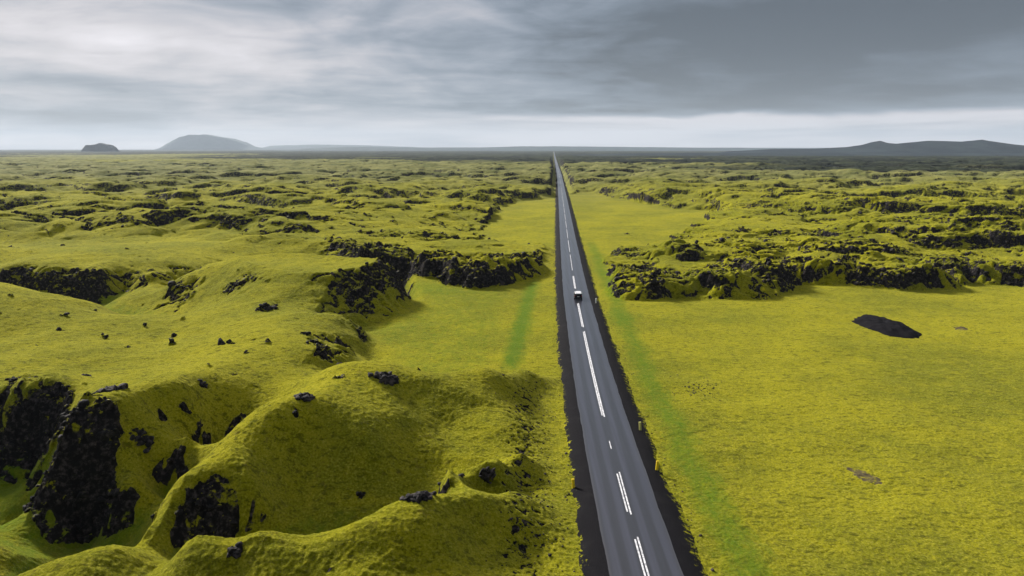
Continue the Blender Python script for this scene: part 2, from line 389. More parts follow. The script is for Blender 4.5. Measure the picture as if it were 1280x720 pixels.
def land_material():
    t = T('moss_and_lava')
    g = t.n('ShaderNodeNewGeometry'); pos = g.outputs['Position']
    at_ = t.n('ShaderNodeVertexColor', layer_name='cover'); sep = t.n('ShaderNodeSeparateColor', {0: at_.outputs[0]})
    rk, gr, heath_haze = sep.outputs
    k = moss_colour(t, pos)
    fine = t.noise(pos, 2.5, 3, .7)
    grn = t.n('ShaderNodeMapRange', {'Value': t.math('ADD', gr, t.math('MULTIPLY', t.math('SUBTRACT', t.noise(t.mapv(pos, (1, .55, 1)), .9, 6, .8), .5), 1.9)), 'From Min': .2, 'From Max': 1.0}).outputs[0]
    grn = t.math('MULTIPLY', grn, t.step(.0, .12, gr))
    k = t.mix(grn, k, t.mix(fine, (.050, .105, .004), (.115, .190, .006)))
    # far land: moss greyed with distance as painted haze, then dark heath
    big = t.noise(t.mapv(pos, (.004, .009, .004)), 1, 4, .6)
    k = t.mix(t.math('MULTIPLY', t.step(0, .5, heath_haze), .9), k, t.mix(t.step(.35, .65, t.noise(t.mapv(pos, (.02, .045, .02)), 1, 4, .6)), (.085, .098, .040), (.20, .195, .075)))
    k = t.mix(t.math('MULTIPLY', t.step(.45, 1, heath_haze), .92), k, t.mix(t.step(.42, .6, big), (.008, .012, .016), (.036, .044, .030)))
    edge = t.noise(pos, 1.3, 4, .7)
    r = t.step(.42, .58, t.math('ADD', rk, t.math('MULTIPLY', t.math('SUBTRACT', edge, .5), .9)))
    nz_ = t.n('ShaderNodeSeparateXYZ', {0: g.outputs['Normal']}).outputs[2]
    tuft = t.step(.555, .64, t.math('ADD', t.noise(pos, .75, 4, .7), t.math('MULTIPLY', t.math('SUBTRACT', nz_, .62), .35)))
    r = t.math('MULTIPLY', r, t.math('SUBTRACT', 1, tuft))
    k = t.mix(r, k, rock_colour(t, pos))
    b1 = t.noise(pos, 2.6, 4, .7); b2 = t.noise(pos, 10, 4, .75)
    hgt = t.math('ADD', t.math('MULTIPLY', b1, .22), t.math('MULTIPLY', b2, .16))
    bump = t.n('ShaderNodeBump', {'Height': hgt, 'Strength': 1.0, 'Distance': 1.0})
    p = t.n('ShaderNodeBsdfPrincipled', {'Base Color': k, 'Roughness': .95, 'Specular IOR Level': .02, 'Normal': bump, 'Sheen Weight': t.math('MULTIPLY', t.math('MULTIPLY', t.math('SUBTRACT', 1, r), t.math('SUBTRACT', 1, heath_haze)), .15), 'Sheen Roughness': .35, 'Sheen Tint': (.95, .90, .35, 1)})
    t.n('ShaderNodeOutputMaterial', {'Surface': p}); return t.m
M_land = land_material()

def grid_mesh(name, V, nr, nc, mat, colr=None, smooth=True):
    me = bpy.data.meshes.new(name)
    me.vertices.add(nr * nc); me.vertices.foreach_set('co', V.reshape(-1).astype(F32))
    i = np.arange((nr - 1) * (nc - 1)); r = i // (nc - 1); c = i % (nc - 1); a = r * nc + c
    q = np.stack([a, a + 1, a + nc + 1, a + nc], -1).astype(np.int32)
    me.loops.add(q.size); me.loops.foreach_set('vertex_index', q.reshape(-1))
    me.polygons.add(len(q)); me.polygons.foreach_set('loop_start', np.arange(0, q.size, 4, dtype=np.int32))
    me.polygons.foreach_set('use_smooth', np.full(len(q), smooth))
    me.update(calc_edges=True)
    if colr is not None:
        at_ = me.color_attributes.new('cover', 'FLOAT_COLOR', 'POINT'); at_.data.foreach_set('color', colr.reshape(-1))
    me.materials.append(mat)
    o = bpy.data.objects.new(name, me); C.objects.link(o); return o
def tag(o, label=None, cat=None, group=None, kind=None):
    for k, v in (('label', label), ('category', cat), ('group', group), ('kind', kind)):
        if v: o[k] = v
    return o

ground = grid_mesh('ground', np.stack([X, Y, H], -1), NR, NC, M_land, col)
tag(ground, 'rolling yellow green moss over dark lava on both sides of the road', 'ground', kind='structure')
def hz(x, y):
    r = np.clip(np.interp(y, DY, np.arange(NR)), 0, NR - 1.001); i = int(r); f = r - i
    w = W[i] * (1 - f) + W[i + 1] * f
    c = min(max((x / w + 1) / 2 * (NC - 1), 0), NC - 1.001); j = int(c); g = c - j
    return float((H[i, j] * (1 - g) + H[i, j + 1] * g) * (1 - f) + (H[i + 1, j] * (1 - g) + H[i + 1, j + 1] * g) * f)

# ------------------------------------------------------------------ road
d1 = np.concatenate([np.arange(-400, 400, 1.0), np.arange(400, 1500, 5.0), np.arange(1500, 7001, 25.0)])
def ribbon(name, us, zs, mat, ds=d1, jitter=None):
    xs = roadx(ds); zz = roadz(ds); V = np.zeros((len(ds), len(us), 3))
    for j, (u, z) in enumerate(zip(us, zs)):
        V[:, j, 0] = xs + u; V[:, j, 1] = ds; V[:, j, 2] = zz + z
        if jitter is not None and j in jitter:
            V[:, j, 0] += jitter[j] * np.convolve(rng.normal(0, 1, len(ds)), np.ones(3) / 3, mode='same')
    return grid_mesh(name, V, len(ds), len(us), mat)
def asphalt():
    t = T('asphalt'); g = t.n('ShaderNodeNewGeometry'); pos = g.outputs['Position']
    uv = t.n('ShaderNodeAttribute', attribute_name='across').outputs['Fac']
    wob = t.math('MULTIPLY', t.math('SUBTRACT', t.noise(t.mapv(pos, (.05, .03, 0)), 1, 2), .5), .5)
    u = t.math('ADD', uv, wob)
    def band(c, w): 
        d = t.math('ABSOLUTE', t.math('SUBTRACT', u, c)); return t.step(w, w * .35, d)
    tr = t.math('MAXIMUM', t.math('MAXIMUM', band(-2.35, .55), band(-.85, .5)), t.math('MAXIMUM', band(.85, .5), band(2.45, .55)))
    streak = t.noise(t.mapv(pos, (2.6, .02, 1)), 1, 4, .6)
    k = t.mix(t.math('MULTIPLY', tr, .9), (.006, .008, .013), (.024, .027, .042))
    k = t.mix(t.step(.35, .7, streak), t.mix(1, k, (.8, .8, .82), 'MULTIPLY'), t.mix(1, k, (1.35, 1.33, 1.35), 'MULTIPLY'))
    blot = t.noise(pos, .12, 4, .6)
    k = t.mix(t.math('MULTIPLY', t.step(.55, .7, blot), .25), k, (.05, .053, .06))
    grit = t.noise(pos, 14, 3, .7)
    k = t.mix(t.math('MULTIPLY', grit, .35), k, t.mix(grit, (.008, .008, .011), (.05, .05, .06)))
    k = t.mix(t.step(2.75, 3.05, t.math('ABSOLUTE', u)), k, (.03, .03, .036))
    rgh = t.math('ADD', .25, t.math('MULTIPLY', streak, .18))
    b = t.n('ShaderNodeBump', {'Height': grit, 'Strength': .3, 'Distance': .02})
    p = t.n('ShaderNodeBsdfPrincipled', {'Base Color': k, 'Roughness': rgh, 'Coat Weight': .4, 'Coat Roughness': .2, 'Specular IOR Level': .65, 'Normal': b})
    t.n('ShaderNodeOutputMaterial', {'Surface': p}); return t.m
def gravel():
    t = T('black_gravel'); g = t.n('ShaderNodeNewGeometry'); pos = g.outputs['Position']
    a = t.noise(pos, 9, 4, .75); b = t.noise(pos, .5, 3)
    k = t.mix(a, (.002, .002, .003), (.014, .013, .016)); k = t.mix(t.math('MULTIPLY', t.step(.5, .75, b), .4), k, (.018, .017, .018))
    au = t.math('ABSOLUTE', t.n('ShaderNodeAttribute', attribute_name='across').outputs['Fac'])
    tf = t.math('ADD', t.noise(pos, 1.6, 5, .75), t.math('MULTIPLY', t.math('SUBTRACT', t.math('MINIMUM', au, 5.2), 4.6), .22))
    k = t.mix(t.math('MULTIPLY', t.step(.60, .66, tf), t.step(3.6, 4.2, au)), k, moss_colour(t, pos))
    bp = t.n('ShaderNodeBump', {'Height': a, 'Strength': .8, 'Distance': .12})
    p = t.n('ShaderNodeBsdfPrincipled', {'Base Color': k, 'Roughness': .9, 'Specular IOR Level': .06, 'Normal': bp})
    t.n('ShaderNodeOutputMaterial', {'Surface': p}); return t.m
def paint():
    t = T('road_paint'); g = t.n('ShaderNodeNewGeometry'); pos = g.outputs['Position']
    a = t.noise(pos, 3.5, 4, .75)
    k = t.mix(t.step(.36, .6, a), (.30, .30, .33), (.74, .74, .76))
    p = t.n('ShaderNodeBsdfPrincipled', {'Base Color': k, 'Roughness': .6})
    t.n('ShaderNodeOutputMaterial', {'Surface': p}); return t.m
M_asph, M_grav, M_paint = asphalt(), gravel(), paint()
HW = 3.05
us = np.linspace(-HW, HW, 13)
road = ribbon('road', us, .04 * (1 - (us / HW) ** 2), M_asph, jitter={0: .05, 12: .05})
fa = road.data.attributes.new('across', 'FLOAT', 'POINT'); fa.data.foreach_set('value', np.tile(us, len(d1)).astype(F32))
tag(road, 'straight dark asphalt road running to the horizon', 'road', kind='structure')
sh = ribbon('road_shoulder', [-6.6, -5.2, -4.3, -3.5, -2.9, 2.9, 3.5, 4.4, 5.6, 7.2], [-1.5, -.60, -.22, -.05, -.02, -.02, -.05, -.25, -.8, -1.8], M_grav,
            jitter={1: .3, 2: .2, 7: .2, 8: .3})
fb = sh.data.attributes.new('across', 'FLOAT', 'POINT'); fb.data.foreach_set('value', np.tile(np.array([-6.6, -5.2, -4.3, -3.5, -2.9, 2.9, 3.5, 4.4, 5.6, 7.2]), len(d1)).astype(F32))
tag(sh, 'black gravel shoulders along both edges of the asphalt', 'road shoulder', kind='structure')

def yof(py, px=745): return at(px, py, .79)[1]
marks = []
def mark(y0, y1, u, w):
    n = max(2, int((y1 - y0) / 3) + 1); ds = np.linspace(y0, y1, n)
    z = .04 * (1 - (u / HW) ** 2) + .006
    us_ = [u - w / 2, u + w / 2]; xs = roadx(ds); zz = roadz(ds)
    b = len(marks_v)
    for i, d in enumerate(ds):
        for uu in us_: marks_v.append((xs[i] + uu, d, zz[i] + z + d * 2e-5))
    for i in range(n - 1): marks_f.append((b + 2 * i, b + 2 * i + 1, b + 2 * i + 3, b + 2 * i + 2))
marks_v, marks_f = [], []
segs = [(720 + 40, 671, 2), (643, 590, 2), (561, 551, 1), (521, 414, 2), (409, 379, 2), (361, 345, 2)]
for (ya, yb, k) in segs:
    a, b = yof(ya), yof(yb)
    if k == 1: mark(a, b, -.05, .12)
    else:
        o = .145 if ya > 580 else .12; ww = .15 if ya > 580 else .19
        mark(a + .5, b - .4, -o, ww); mark(a, b, o, ww)
d0 = yof(338)
while d0 < 2500:
    mark(d0, d0 + (30 if d0 < 700 else 60), .0, .16 if d0 < 700 else .22); d0 += (36 if d0 < 700 else 90)
for k in range(14): mark(yof(780) - 13 * (k + 1), yof(780) - 13 * (k + 1) + 8, .0, .13)
me = bpy.data.meshes.new('centre_line'); me.from_pydata(marks_v, [], marks_f); me.materials.append(M_paint)
cl = bpy.data.objects.new('road_marking', me); C.objects.link(cl)
tag(cl, 'white centre line dashes painted along the middle of the asphalt', 'road marking', kind='structure')

# ------------------------------------------------------------------ rocks
def rock_proto(seed, sub=2):
    import bmesh
    r = random.Random(seed); bm = bmesh.new(); bmesh.ops.create_icosphere(bm, subdivisions=sub, radius=1)
    pl = []
    for _ in range(13):
        v = np.array([r.gauss(0, 1), r.gauss(0, 1), r.gauss(0, .8)]); v /= np.linalg.norm(v); pl.append((v, r.uniform(.38, .75)))
    co = np.array([v.co[:] for v in bm.verts]); 
    for v, d in pl:
        k = co @ v; m = k > d; co[m] -= np.outer(k[m] - d, v)
    co += np.array([[r.uniform(-.05, .05) for _ in range(3)] for _ in co])
    f = np.array([[v.index for v in fc.verts] for fc in bm.faces]); bm.free(); return co, f
PROT = [rock_proto(i) for i in range(10)]
PROT1 = [rock_proto(50 + i, 1) for i in range(10)]
def rock_material():
    t = T('lava_rock'); g = t.n('ShaderNodeNewGeometry'); pos = g.outputs['Position']
    nrm = t.n('ShaderNodeSeparateXYZ', {0: g.outputs['Normal']}).outputs[2]
    n = t.noise(pos, .8, 3, .6)
    m = t.step(.5, .62, t.math('ADD', t.math('MULTIPLY', t.step(.3, .95, nrm), .45), t.math('MULTIPLY', t.math('SUBTRACT', n, .5), 1.5)))
    k = t.mix(m, rock_colour(t, pos), moss_colour(t, pos))
    b = t.n('ShaderNodeBump', {'Height': t.noise(pos, 6, 4, .7), 'Strength': .9, 'Distance': .15})
    p = t.n('ShaderNodeBsdfPrincipled', {'Base Color': k, 'Roughness': .8, 'Specular IOR Level': .12, 'Normal': b})
    t.n('ShaderNodeOutputMaterial', {'Surface': p}); return t.m
def bare_material():
    t = T('bare_lava'); g = t.n('ShaderNodeNewGeometry'); pos = g.outputs['Position']
    k = rock_colour(t, pos); k2 = t.mix(t.step(.5, .7, t.noise(pos, 1.1, 3)), k, (.07, .058, .052))
    b = t.n('ShaderNodeBump', {'Height': t.noise(pos, 7, 4, .7), 'Strength': .9, 'Distance': .12})
    p = t.n('ShaderNodeBsdfPrincipled', {'Base Color': k2, 'Roughness': .8, 'Specular IOR Level': .12, 'Normal': b})
    t.n('ShaderNodeOutputMaterial', {'Surface': p}); return t.m
M_rock, M_bare = rock_material(), bare_material()
def slab_material():
    t = T('worn_ground'); g = t.n('ShaderNodeNewGeometry'); pos = g.outputs['Position']
    n = t.noise(t.mapv(pos, (1, 1.6, 1)), .9, 5, .7)
    k = t.mix(t.step(.40, .52, n), (.055, .045, .03), t.mix(t.step(.52, .6, n), (.11, .09, .04), moss_colour(t, pos)))
    p = t.n('ShaderNodeBsdfPrincipled', {'Base Color': k, 'Roughness': .95, 'Specular IOR Level': .05})
    t.n('ShaderNodeOutputMaterial', {'Surface': p}); return t.m
M_slab = slab_material()
def rocks_mesh(name, items, mat, protos=PROT, origin=(0, 0, 0), flat=True):
    vs, fs, b = [], [], 0
    for (x, y, z, s, sq, ang, pi) in items:
        co, f = protos[pi % len(protos)]; c, n = math.cos(ang), math.sin(ang)
        q = co * np.array([s * sq[0], s * sq[1], s * sq[2]])
        q = np.stack([q[:, 0] * c - q[:, 1] * n + x - origin[0], q[:, 0] * n + q[:, 1] * c + y - origin[1], q[:, 2] + z - origin[2]], -1)
        vs.append(q); fs.append(f + b); b += len(co)
    V = np.concatenate(vs).astype(F32); Fc = np.concatenate(fs).astype(np.int32)
    me = bpy.data.meshes.new(name); me.vertices.add(len(V)); me.vertices.foreach_set('co', V.reshape(-1))
    me.loops.add(Fc.size); me.loops.foreach_set('vertex_index', Fc.reshape(-1))
    me.polygons.add(len(Fc)); me.polygons.foreach_set('loop_start', np.arange(0, Fc.size, 3, dtype=np.int32))
    me.update(calc_edges=True); me.materials.append(mat)
    o = bpy.data.objects.new(name, me); o.location = origin; C.objects.link(o); return o
rsel = (rock > .55) & (D > 45) & (D < 330) & (sr < .3) & (np.abs(U) > 7)
area = (np.gradient(DY)[:, None] * np.gradient(X, axis=1)) * rsel / (1 + (D / 160) ** 2.2) * (1 - .0 * D)
pr = (area / area.sum()).ravel(); cum = np.cumsum(pr)
ids = np.searchsorted(cum, rng.random(9000))
Xr, Yr, Hr = X.ravel()[ids], Y.ravel()[ids], H.ravel()[ids]
items = []
for i in range(len(ids)):
    s = float(np.clip(rng.lognormal(-1.65, .55), .08, .8)) * (1 + Yr[i] / 350)
    items.append((Xr[i] + rng.uniform(-.2, .2), Yr[i] + rng.uniform(-.2, .2), Hr[i] + s * rng.uniform(-.25, .35), s, (rng.uniform(.8, 1.5), rng.uniform(.7, 1.2), rng.uniform(.6, 1.0)),
                  rng.uniform(0, 6.28), int(rng.integers(10))))
ro = rocks_mesh('lava_rubble', items, M_rock)
tag(ro, 'broken dark lava blocks with moss caps along the steep edges of the mounds', 'rubble', kind='stuff')
# loose stones beside the road
items = []
for i in range(520):
    y = rng.uniform(45, 98); u = rng.normal(-9.0, 1.9)
    if u > -6: continue
    x = float(roadx(y)) + u; s = float(np.clip(rng.lognormal(-2.4, .4), .05, .25))
    items.append((x, y, hz(x, y) + s * .2, s, (1.2, 1, .7), rng.uniform(0, 6), int(rng.integers(10))))
for i in range(420):
    y = 45 + 300 * rng.random() ** 1.5; sgn = rng.choice([-1, 1]); u = sgn * rng.normal(5.3 if sgn < 0 else 5.8, .45)
    x = float(roadx(y)) + u; s = float(np.clip(rng.lognormal(-2.4, .4), .05, .25))
    items.append((x, y, max(hz(x, y), float(roadz(y)) - .9) + s * .2, s, (1.2, 1, .7), rng.uniform(0, 6), int(rng.integers(10))))
for i in range(110):
    c = at(872 + rng.normal(0, 16), 487 + rng.normal(0, 6)); s = float(rng.uniform(.06, .2))
    items.append((c[0], c[1], hz(*c) + s * .1, s, (1.3, 1, .6), rng.uniform(0, 6), int(rng.integers(10))))
st = rocks_mesh('loose_stones', items, M_bare, PROT1)
tag(st, 'small dark stones strewn through the moss beside the gravel shoulder', 'stones', kind='stuff')

# lava outcrops that stand alone
OUT = [ # px, py, z, half width px, half depth m, n, size, label, kind
 (480, 491, 4.8, 17, 1.6, 26, .5, 'knobbly dark lava outcrop on the moss crest just below the meadow edge'),
 (384, 519, 5, 18, 1.1, 18, .42, 'low flat dark outcrop on the upper slope of the big moss lobe'),
 (138, 527, 3.6, 22, 1.5, 28, .5, 'dark jagged outcrop on the moss above the deep black pit'),
 (527, 655, 2.6, 27, 1.5, 34, .45, 'black boulder cluster on the nearest moss ridge left of the road'),
 (430, 466, 4.0, 38, 1.3, 38, .55, 'long row of dark lava blocks along the crest left of the meadow'),
 (488, 462, 4.2, 11, 1.0, 12, .55, 'short dark block pile at the right end of the rocky crest'),
 (610, 597, 2.2, 9, .9, 12, .35, 'small dark crag on the little lobe beside the roadside strip'),
 (576, 603, 1.8, 6, .6, 7, .3, 'pair of small black stones at the foot of the little lobe'),
 (335, 383, 4.8, 12, 1.8, 16, .6, 'dark outcrop in the middle of the rocky ridge top'),
 (180, 556, 2.4, 15, 1.0, 14, .38, 'thin dark outcrop half way down the moss shoulder above the gully'),
 (295, 713, 1.2, 9, .7, 9, .35, 'black hollow stones at the bottom edge of the picture'),
 (255, 492, 3.9, 7, .6, 6, .3, 'tiny dark outcrop on the smooth moss above the gully head'),
 (107, 471, 2.8, 9, .7, 8, .3, 'tiny dark outcrop on the smooth moss dome at far left'),
 (450, 590, 2.2, 5, .5, 5, .3, 'single dark stone patch low on the big moss lobe'),
 (783, 293, 0, 5, 1.5, 9, .5, 'lone dark stone heap in the upper meadow right of the road'),
 (1195, 322, 3.2, 34, 2.4, 80, 1.2, 'large bare black lava outcrop on the mounds at far right'),
]
for (px, py, z, hw, hd, n, s, lab) in OUT:
    c = at(px, py, z); sc = at(px + hw, py, z)[0] - c[0]; it = []
    pts = [(c[0], c[1], s)]; n = int(n * 2.2)
    while len(pts) < n:
        b = pts[int(rng.integers(len(pts)))]; q = s * rng.uniform(.6, 1.35); a = rng.uniform(0, 6.28); r = .68 * (b[2] + q) * rng.uniform(.5, 1)
        x = b[0] + r * math.cos(a) * 1.15; y = b[1] + r * math.sin(a) * .8
        if ((x - c[0]) / sc) ** 2 + ((y - c[1]) / hd) ** 2 < 1 or rng.random() < .04: pts.append((x, y, q))
    for x, y, q in pts:
        it.append((x, y, hz(x, y) + q * rng.uniform(-.05, .3), q, (rng.uniform(1, 1.5), 1.05, rng.uniform(.7, 1.0)), rng.uniform(0, 6), int(rng.integers(10))))
    o = rocks_mesh('lava_outcrop', it, M_bare, origin=(c[0], c[1], hz(*c)))
    tag(o, lab, 'rock outcrop')

# the black gravel mound in the right meadow and the bare stone slab
def mound(name, outline, hgt, mat, lab, cat, z0=0, ridge=.45, rough=.25):
    pts = np.array(P(outline, z0)); c = pts.mean(0)
    n = len(pts); K = 72; t = np.linspace(0, n, K, endpoint=False); i = t.astype(int); f = (t - i)[:, None]
    f = f * f * (3 - 2 * f) * .5 + f * .5
    ring = pts[i % n] * (1 - f) + pts[(i + 1) % n] * f
    V = []; rr = np.linspace(1.06, 0, 16)
    for r in rr:
        for j in range(K):
            p = c + (ring[j] - c) * r
            e = min(1, (1 - r) / ridge) if r < 1 else 0
            z = hgt * (e * (1.5 - .5 * e)) + (rough * hgt * float(pn(np.array([p[0] / 1.1]), np.array([p[1] / 1.1]), 200)[0]) + .15 * hgt * float(pn(np.array([p[0] / 3]), np.array([p[1] / 3]), 201)[0])) * (1 if r < 1.03 else 0)
            V.append((p[0] - c[0], p[1] - c[1], z + hz(*p) - hz(*c) - (.3 if r > 1.03 else .03)))
    Fc = []
    for a in range(len(rr) - 1):
        for j in range(K): Fc.append((a * K + j, a * K + (j + 1) % K, (a + 1) * K + (j + 1) % K, (a + 1) * K + j))
    me = bpy.data.meshes.new(name); me.from_pydata(V, [], Fc); me.materials.append(mat)
    me.polygons.foreach_set('use_smooth', [True] * len(Fc))
    o = bpy.data.objects.new(name, me); o.location = (c[0], c[1], hz(*c)); C.objects.link(o); tag(o, lab, cat); return o
mound('gravel_mound', [(1063, 401), (1078, 394), (1102, 397), (1130, 406), (1152, 418), (1148, 423), (1115, 421), (1085, 412)], 1.0, M_grav,
      'low black gravel mound lying in the moss meadow right of the road', 'gravel mound', rough=.35)
mound('stone_slab', [(1047, 578), (1062, 583), (1080, 588), (1106, 600), (1108, 607), (1085, 605), (1062, 592)], .05, M_slab,
      'bare grey stone slab showing through the moss in the lower right meadow', 'stone slab', rough=.6)
mound('stone_slab', [(1188, 409), (1200, 408), (1212, 411), (1210, 414), (1195, 413)], .06, M_slab,
      'small dark bare patch of stone right of the black gravel mound', 'stone slab', rough=.6)

# ------------------------------------------------------------------ far hills
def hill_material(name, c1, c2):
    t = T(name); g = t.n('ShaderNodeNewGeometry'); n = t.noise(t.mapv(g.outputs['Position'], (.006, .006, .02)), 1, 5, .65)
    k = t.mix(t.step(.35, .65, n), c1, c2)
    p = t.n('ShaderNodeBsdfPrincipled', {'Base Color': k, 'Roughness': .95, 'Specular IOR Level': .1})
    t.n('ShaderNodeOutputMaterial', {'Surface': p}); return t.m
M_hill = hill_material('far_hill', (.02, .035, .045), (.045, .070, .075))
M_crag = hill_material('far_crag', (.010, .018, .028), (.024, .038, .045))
def hill(name, prof, dist, depth, mat, lab, cat='hill', rough=.05, kind='structure', flat=False):
    """a real hill: skyline heights given over azimuth, rounded off in depth"""
    xs = [(p[0] - 640) / FPX * dist for p in prof]; hs = [CAM_H + (186 - p[1]) / FPX * dist for p in prof]
    nx, ny = 160, 48; X0, X1 = min(xs), max(xs); V = np.zeros((ny, nx, 3))
    gxs = np.linspace(X0, X1, nx); hh = np.interp(gxs, xs, hs)
    for j in range(ny):
        v = j / (ny - 1) * 2 - 1
        V[j, :, 0] = gxs; V[j, :, 1] = dist + v * depth
        y = V[j, :, 1]
        e = min(1, (1 - abs(v)) * 1.7) ** .8 if flat else (1 - abs(v)) ** .75
        z = hh * e * (1 + rough * 3 * fbm((gxs / depth * 2).astype(F32), (y / depth * 2).astype(F32), 4, 300) * (1 - e * .6))
        V[j, :, 2] = z - 12 * (e < .02) - 6
    V[:, 0, 2] = -15; V[:, -1, 2] = -15
    o = grid_mesh(name, V, ny, nx, mat); tag(o, lab, cat, kind=kind); return o
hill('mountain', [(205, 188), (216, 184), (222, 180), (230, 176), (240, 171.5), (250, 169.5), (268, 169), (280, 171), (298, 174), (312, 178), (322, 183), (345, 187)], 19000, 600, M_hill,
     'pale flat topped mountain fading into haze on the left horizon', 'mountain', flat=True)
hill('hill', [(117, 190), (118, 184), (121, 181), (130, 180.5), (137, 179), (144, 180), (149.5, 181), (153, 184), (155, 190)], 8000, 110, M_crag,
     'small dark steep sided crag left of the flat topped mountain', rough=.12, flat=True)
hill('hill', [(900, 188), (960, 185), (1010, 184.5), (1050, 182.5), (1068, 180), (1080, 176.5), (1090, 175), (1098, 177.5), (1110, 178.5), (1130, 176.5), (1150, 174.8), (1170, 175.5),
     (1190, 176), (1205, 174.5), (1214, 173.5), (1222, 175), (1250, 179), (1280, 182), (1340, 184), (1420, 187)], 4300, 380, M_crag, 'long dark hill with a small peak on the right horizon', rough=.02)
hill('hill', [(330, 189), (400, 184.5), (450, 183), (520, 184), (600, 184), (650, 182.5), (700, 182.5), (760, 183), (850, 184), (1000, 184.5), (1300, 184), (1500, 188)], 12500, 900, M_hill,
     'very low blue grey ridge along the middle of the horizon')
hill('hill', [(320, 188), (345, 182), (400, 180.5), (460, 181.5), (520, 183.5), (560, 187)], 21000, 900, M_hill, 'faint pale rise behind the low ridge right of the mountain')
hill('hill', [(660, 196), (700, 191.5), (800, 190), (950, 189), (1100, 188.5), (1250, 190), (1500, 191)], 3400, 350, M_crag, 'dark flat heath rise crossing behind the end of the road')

# ------------------------------------------------------------------ marker posts
M_yel = simple('yellow_plastic', (.95, .64, .01), .5); M_white = simple('white_plastic', (.75, .75, .73), .5)
M_blk = simple('black_plastic', (.012, .012, .014), .5); M_refl = simple('reflector', (.8, .8, .78), .15, .3)
def box(bm, c, s, taper=1.0, shift=(0, 0), bevel=0):
    import bmesh
    vs = []
    for z, k in ((-1, 1), (1, taper)):
        for x, y in ((-1, -1), (1, -1), (1, 1), (-1, 1)):
            vs.append(bm.verts.new((c[0] + x * s[0] / 2 * k + (shift[0] if z > 0 else 0), c[1] + y * s[1] / 2 * k + (shift[1] if z > 0 else 0), c[2] + z * s[2] / 2)))
    for f in ((3, 2, 1, 0), (4, 5, 6, 7), (0, 1, 5, 4), (1, 2, 6, 5), (2, 3, 7, 6), (3, 0, 4, 7)): bm.faces.new([vs[i] for i in f])
    return vs
def mk(name, bm, mat, parent=None, smooth=False, bevel=0):
    import bmesh
    if bevel: bmesh.ops.bevel(bm, geom=bm.edges[:], offset=bevel, segments=2, affect='EDGES')
    me = bpy.data.meshes.new(name); bm.to_mesh(me); bm.free(); me.materials.append(mat)
    if smooth: me.polygons.foreach_set('use_smooth', [True] * len(me.polygons))
    o = bpy.data.objects.new(name, me); C.objects.link(o)
    if parent: o.parent = parent
    return o
import bmesh
def make_post(mat):
    r = bpy.data.objects.new('marker_post', None); C.objects.link(r)
    bm = bmesh.new(); v = box(bm, (0, 0, .48), (.24, .13, 1.0), .94)
    for i in (4, 5): v[i].co.z -= .05
    mk('post', bm, mat, r, bevel=.008)
    bm = bmesh.new(); box(bm, (0, -.048, .82), (.07, .012, .14)); mk('reflector', bm, M_refl, r)
    bm = bmesh.new(); box(bm, (0, 0, .02), (.24, .18, .10), .8); mk('base', bm, M_blk, r, bevel=.01)
    return r
posts = [(717, 611, -1, 'leaning bright yellow marker post on the left gravel shoulder', M_yel, R(-4)),
         (821, 588, 1, 'nearer yellow marker post on the right gravel shoulder', M_yel, R(3)),
         (800.5, 538, 1, 'farther pale yellow marker post on the right gravel shoulder', simple('faded_yellow', (.55, .52, .16), .6), R(-5)),
         (745, 379, 1, 'small whitish marker post on the right shoulder level with the car', M_white, 0)]
for px, py, sd, lab, mt, lean in posts:
    z = .25 if sd < 0 else .1
    for _ in range(4):
        x, y = at(px, py, z); u = abs(x - float(roadx(y)))
        z = float(roadz(y)) + float(np.interp(u, [2.9, 3.5, 4.3, 5.3, 6.8], [-.02, -.05, -.24, -.72, -1.7])); z = max(z, hz(x, y))
    p = make_post(mt); p.location = (x, y, z - .03); p.rotation_euler = (0, lean, R(4)); p.scale = (1.2, 1.2, 1.2)
    tag(p, lab, 'marker post', 'marker posts along the road shoulders')

# ------------------------------------------------------------------ car
M_cw = simple('white_car_paint', (.78, .78, .8), .25, 0, .02); M_cd = simple('dark_car_paint', (.012, .013, .016), .25, .2, .05)
M_glass = simple('dark_glass', (.008, .009, .011), .06, 0, .02); M_tyre = simple('rubber', (.012, .012, .012), .85)
M_rim = simple('alloy', (.45, .45, .47), .35, .9); M_red = simple('red_lens', (.35, .01, .01), .2); M_lamp = simple('clear_lens', (.7, .7, .72), .1)
def loft(name, secs, mat, parent, half=None, bevel=0):
    """closed body of cross-sections: (y, half width bottom, half width top, z bottom, z top)"""
    bm = bmesh.new(); rings = []
    for (y, wb, wt, zb, zt) in secs:
        zm = zb + (zt - zb) * .55; wm = max(wb, wt) * 1.02
        pr = [(-wb * .9, zb), (-wm, zb + .12 * (zt - zb)), (-wm, zm), (-wt, zt - .05), (-wt * .9, zt), (wt * .9, zt), (wt, zt - .05), (wm, zm), (wm, zb + .12 * (zt - zb)), (wb * .9, zb)]
        rings.append([bm.verts.new((x, y, z)) for x, z in pr])
    for a, b in zip(rings, rings[1:]):
        for i in range(10): bm.faces.new((a[i], a[(i + 1) % 10], b[(i + 1) % 10], b[i]))
    bm.faces.new(rings[0]); bm.faces.new(rings[-1][::-1]); bmesh.ops.recalc_face_normals(bm, faces=bm.faces[:])
    return mk(name, bm, mat, parent, bevel=bevel)
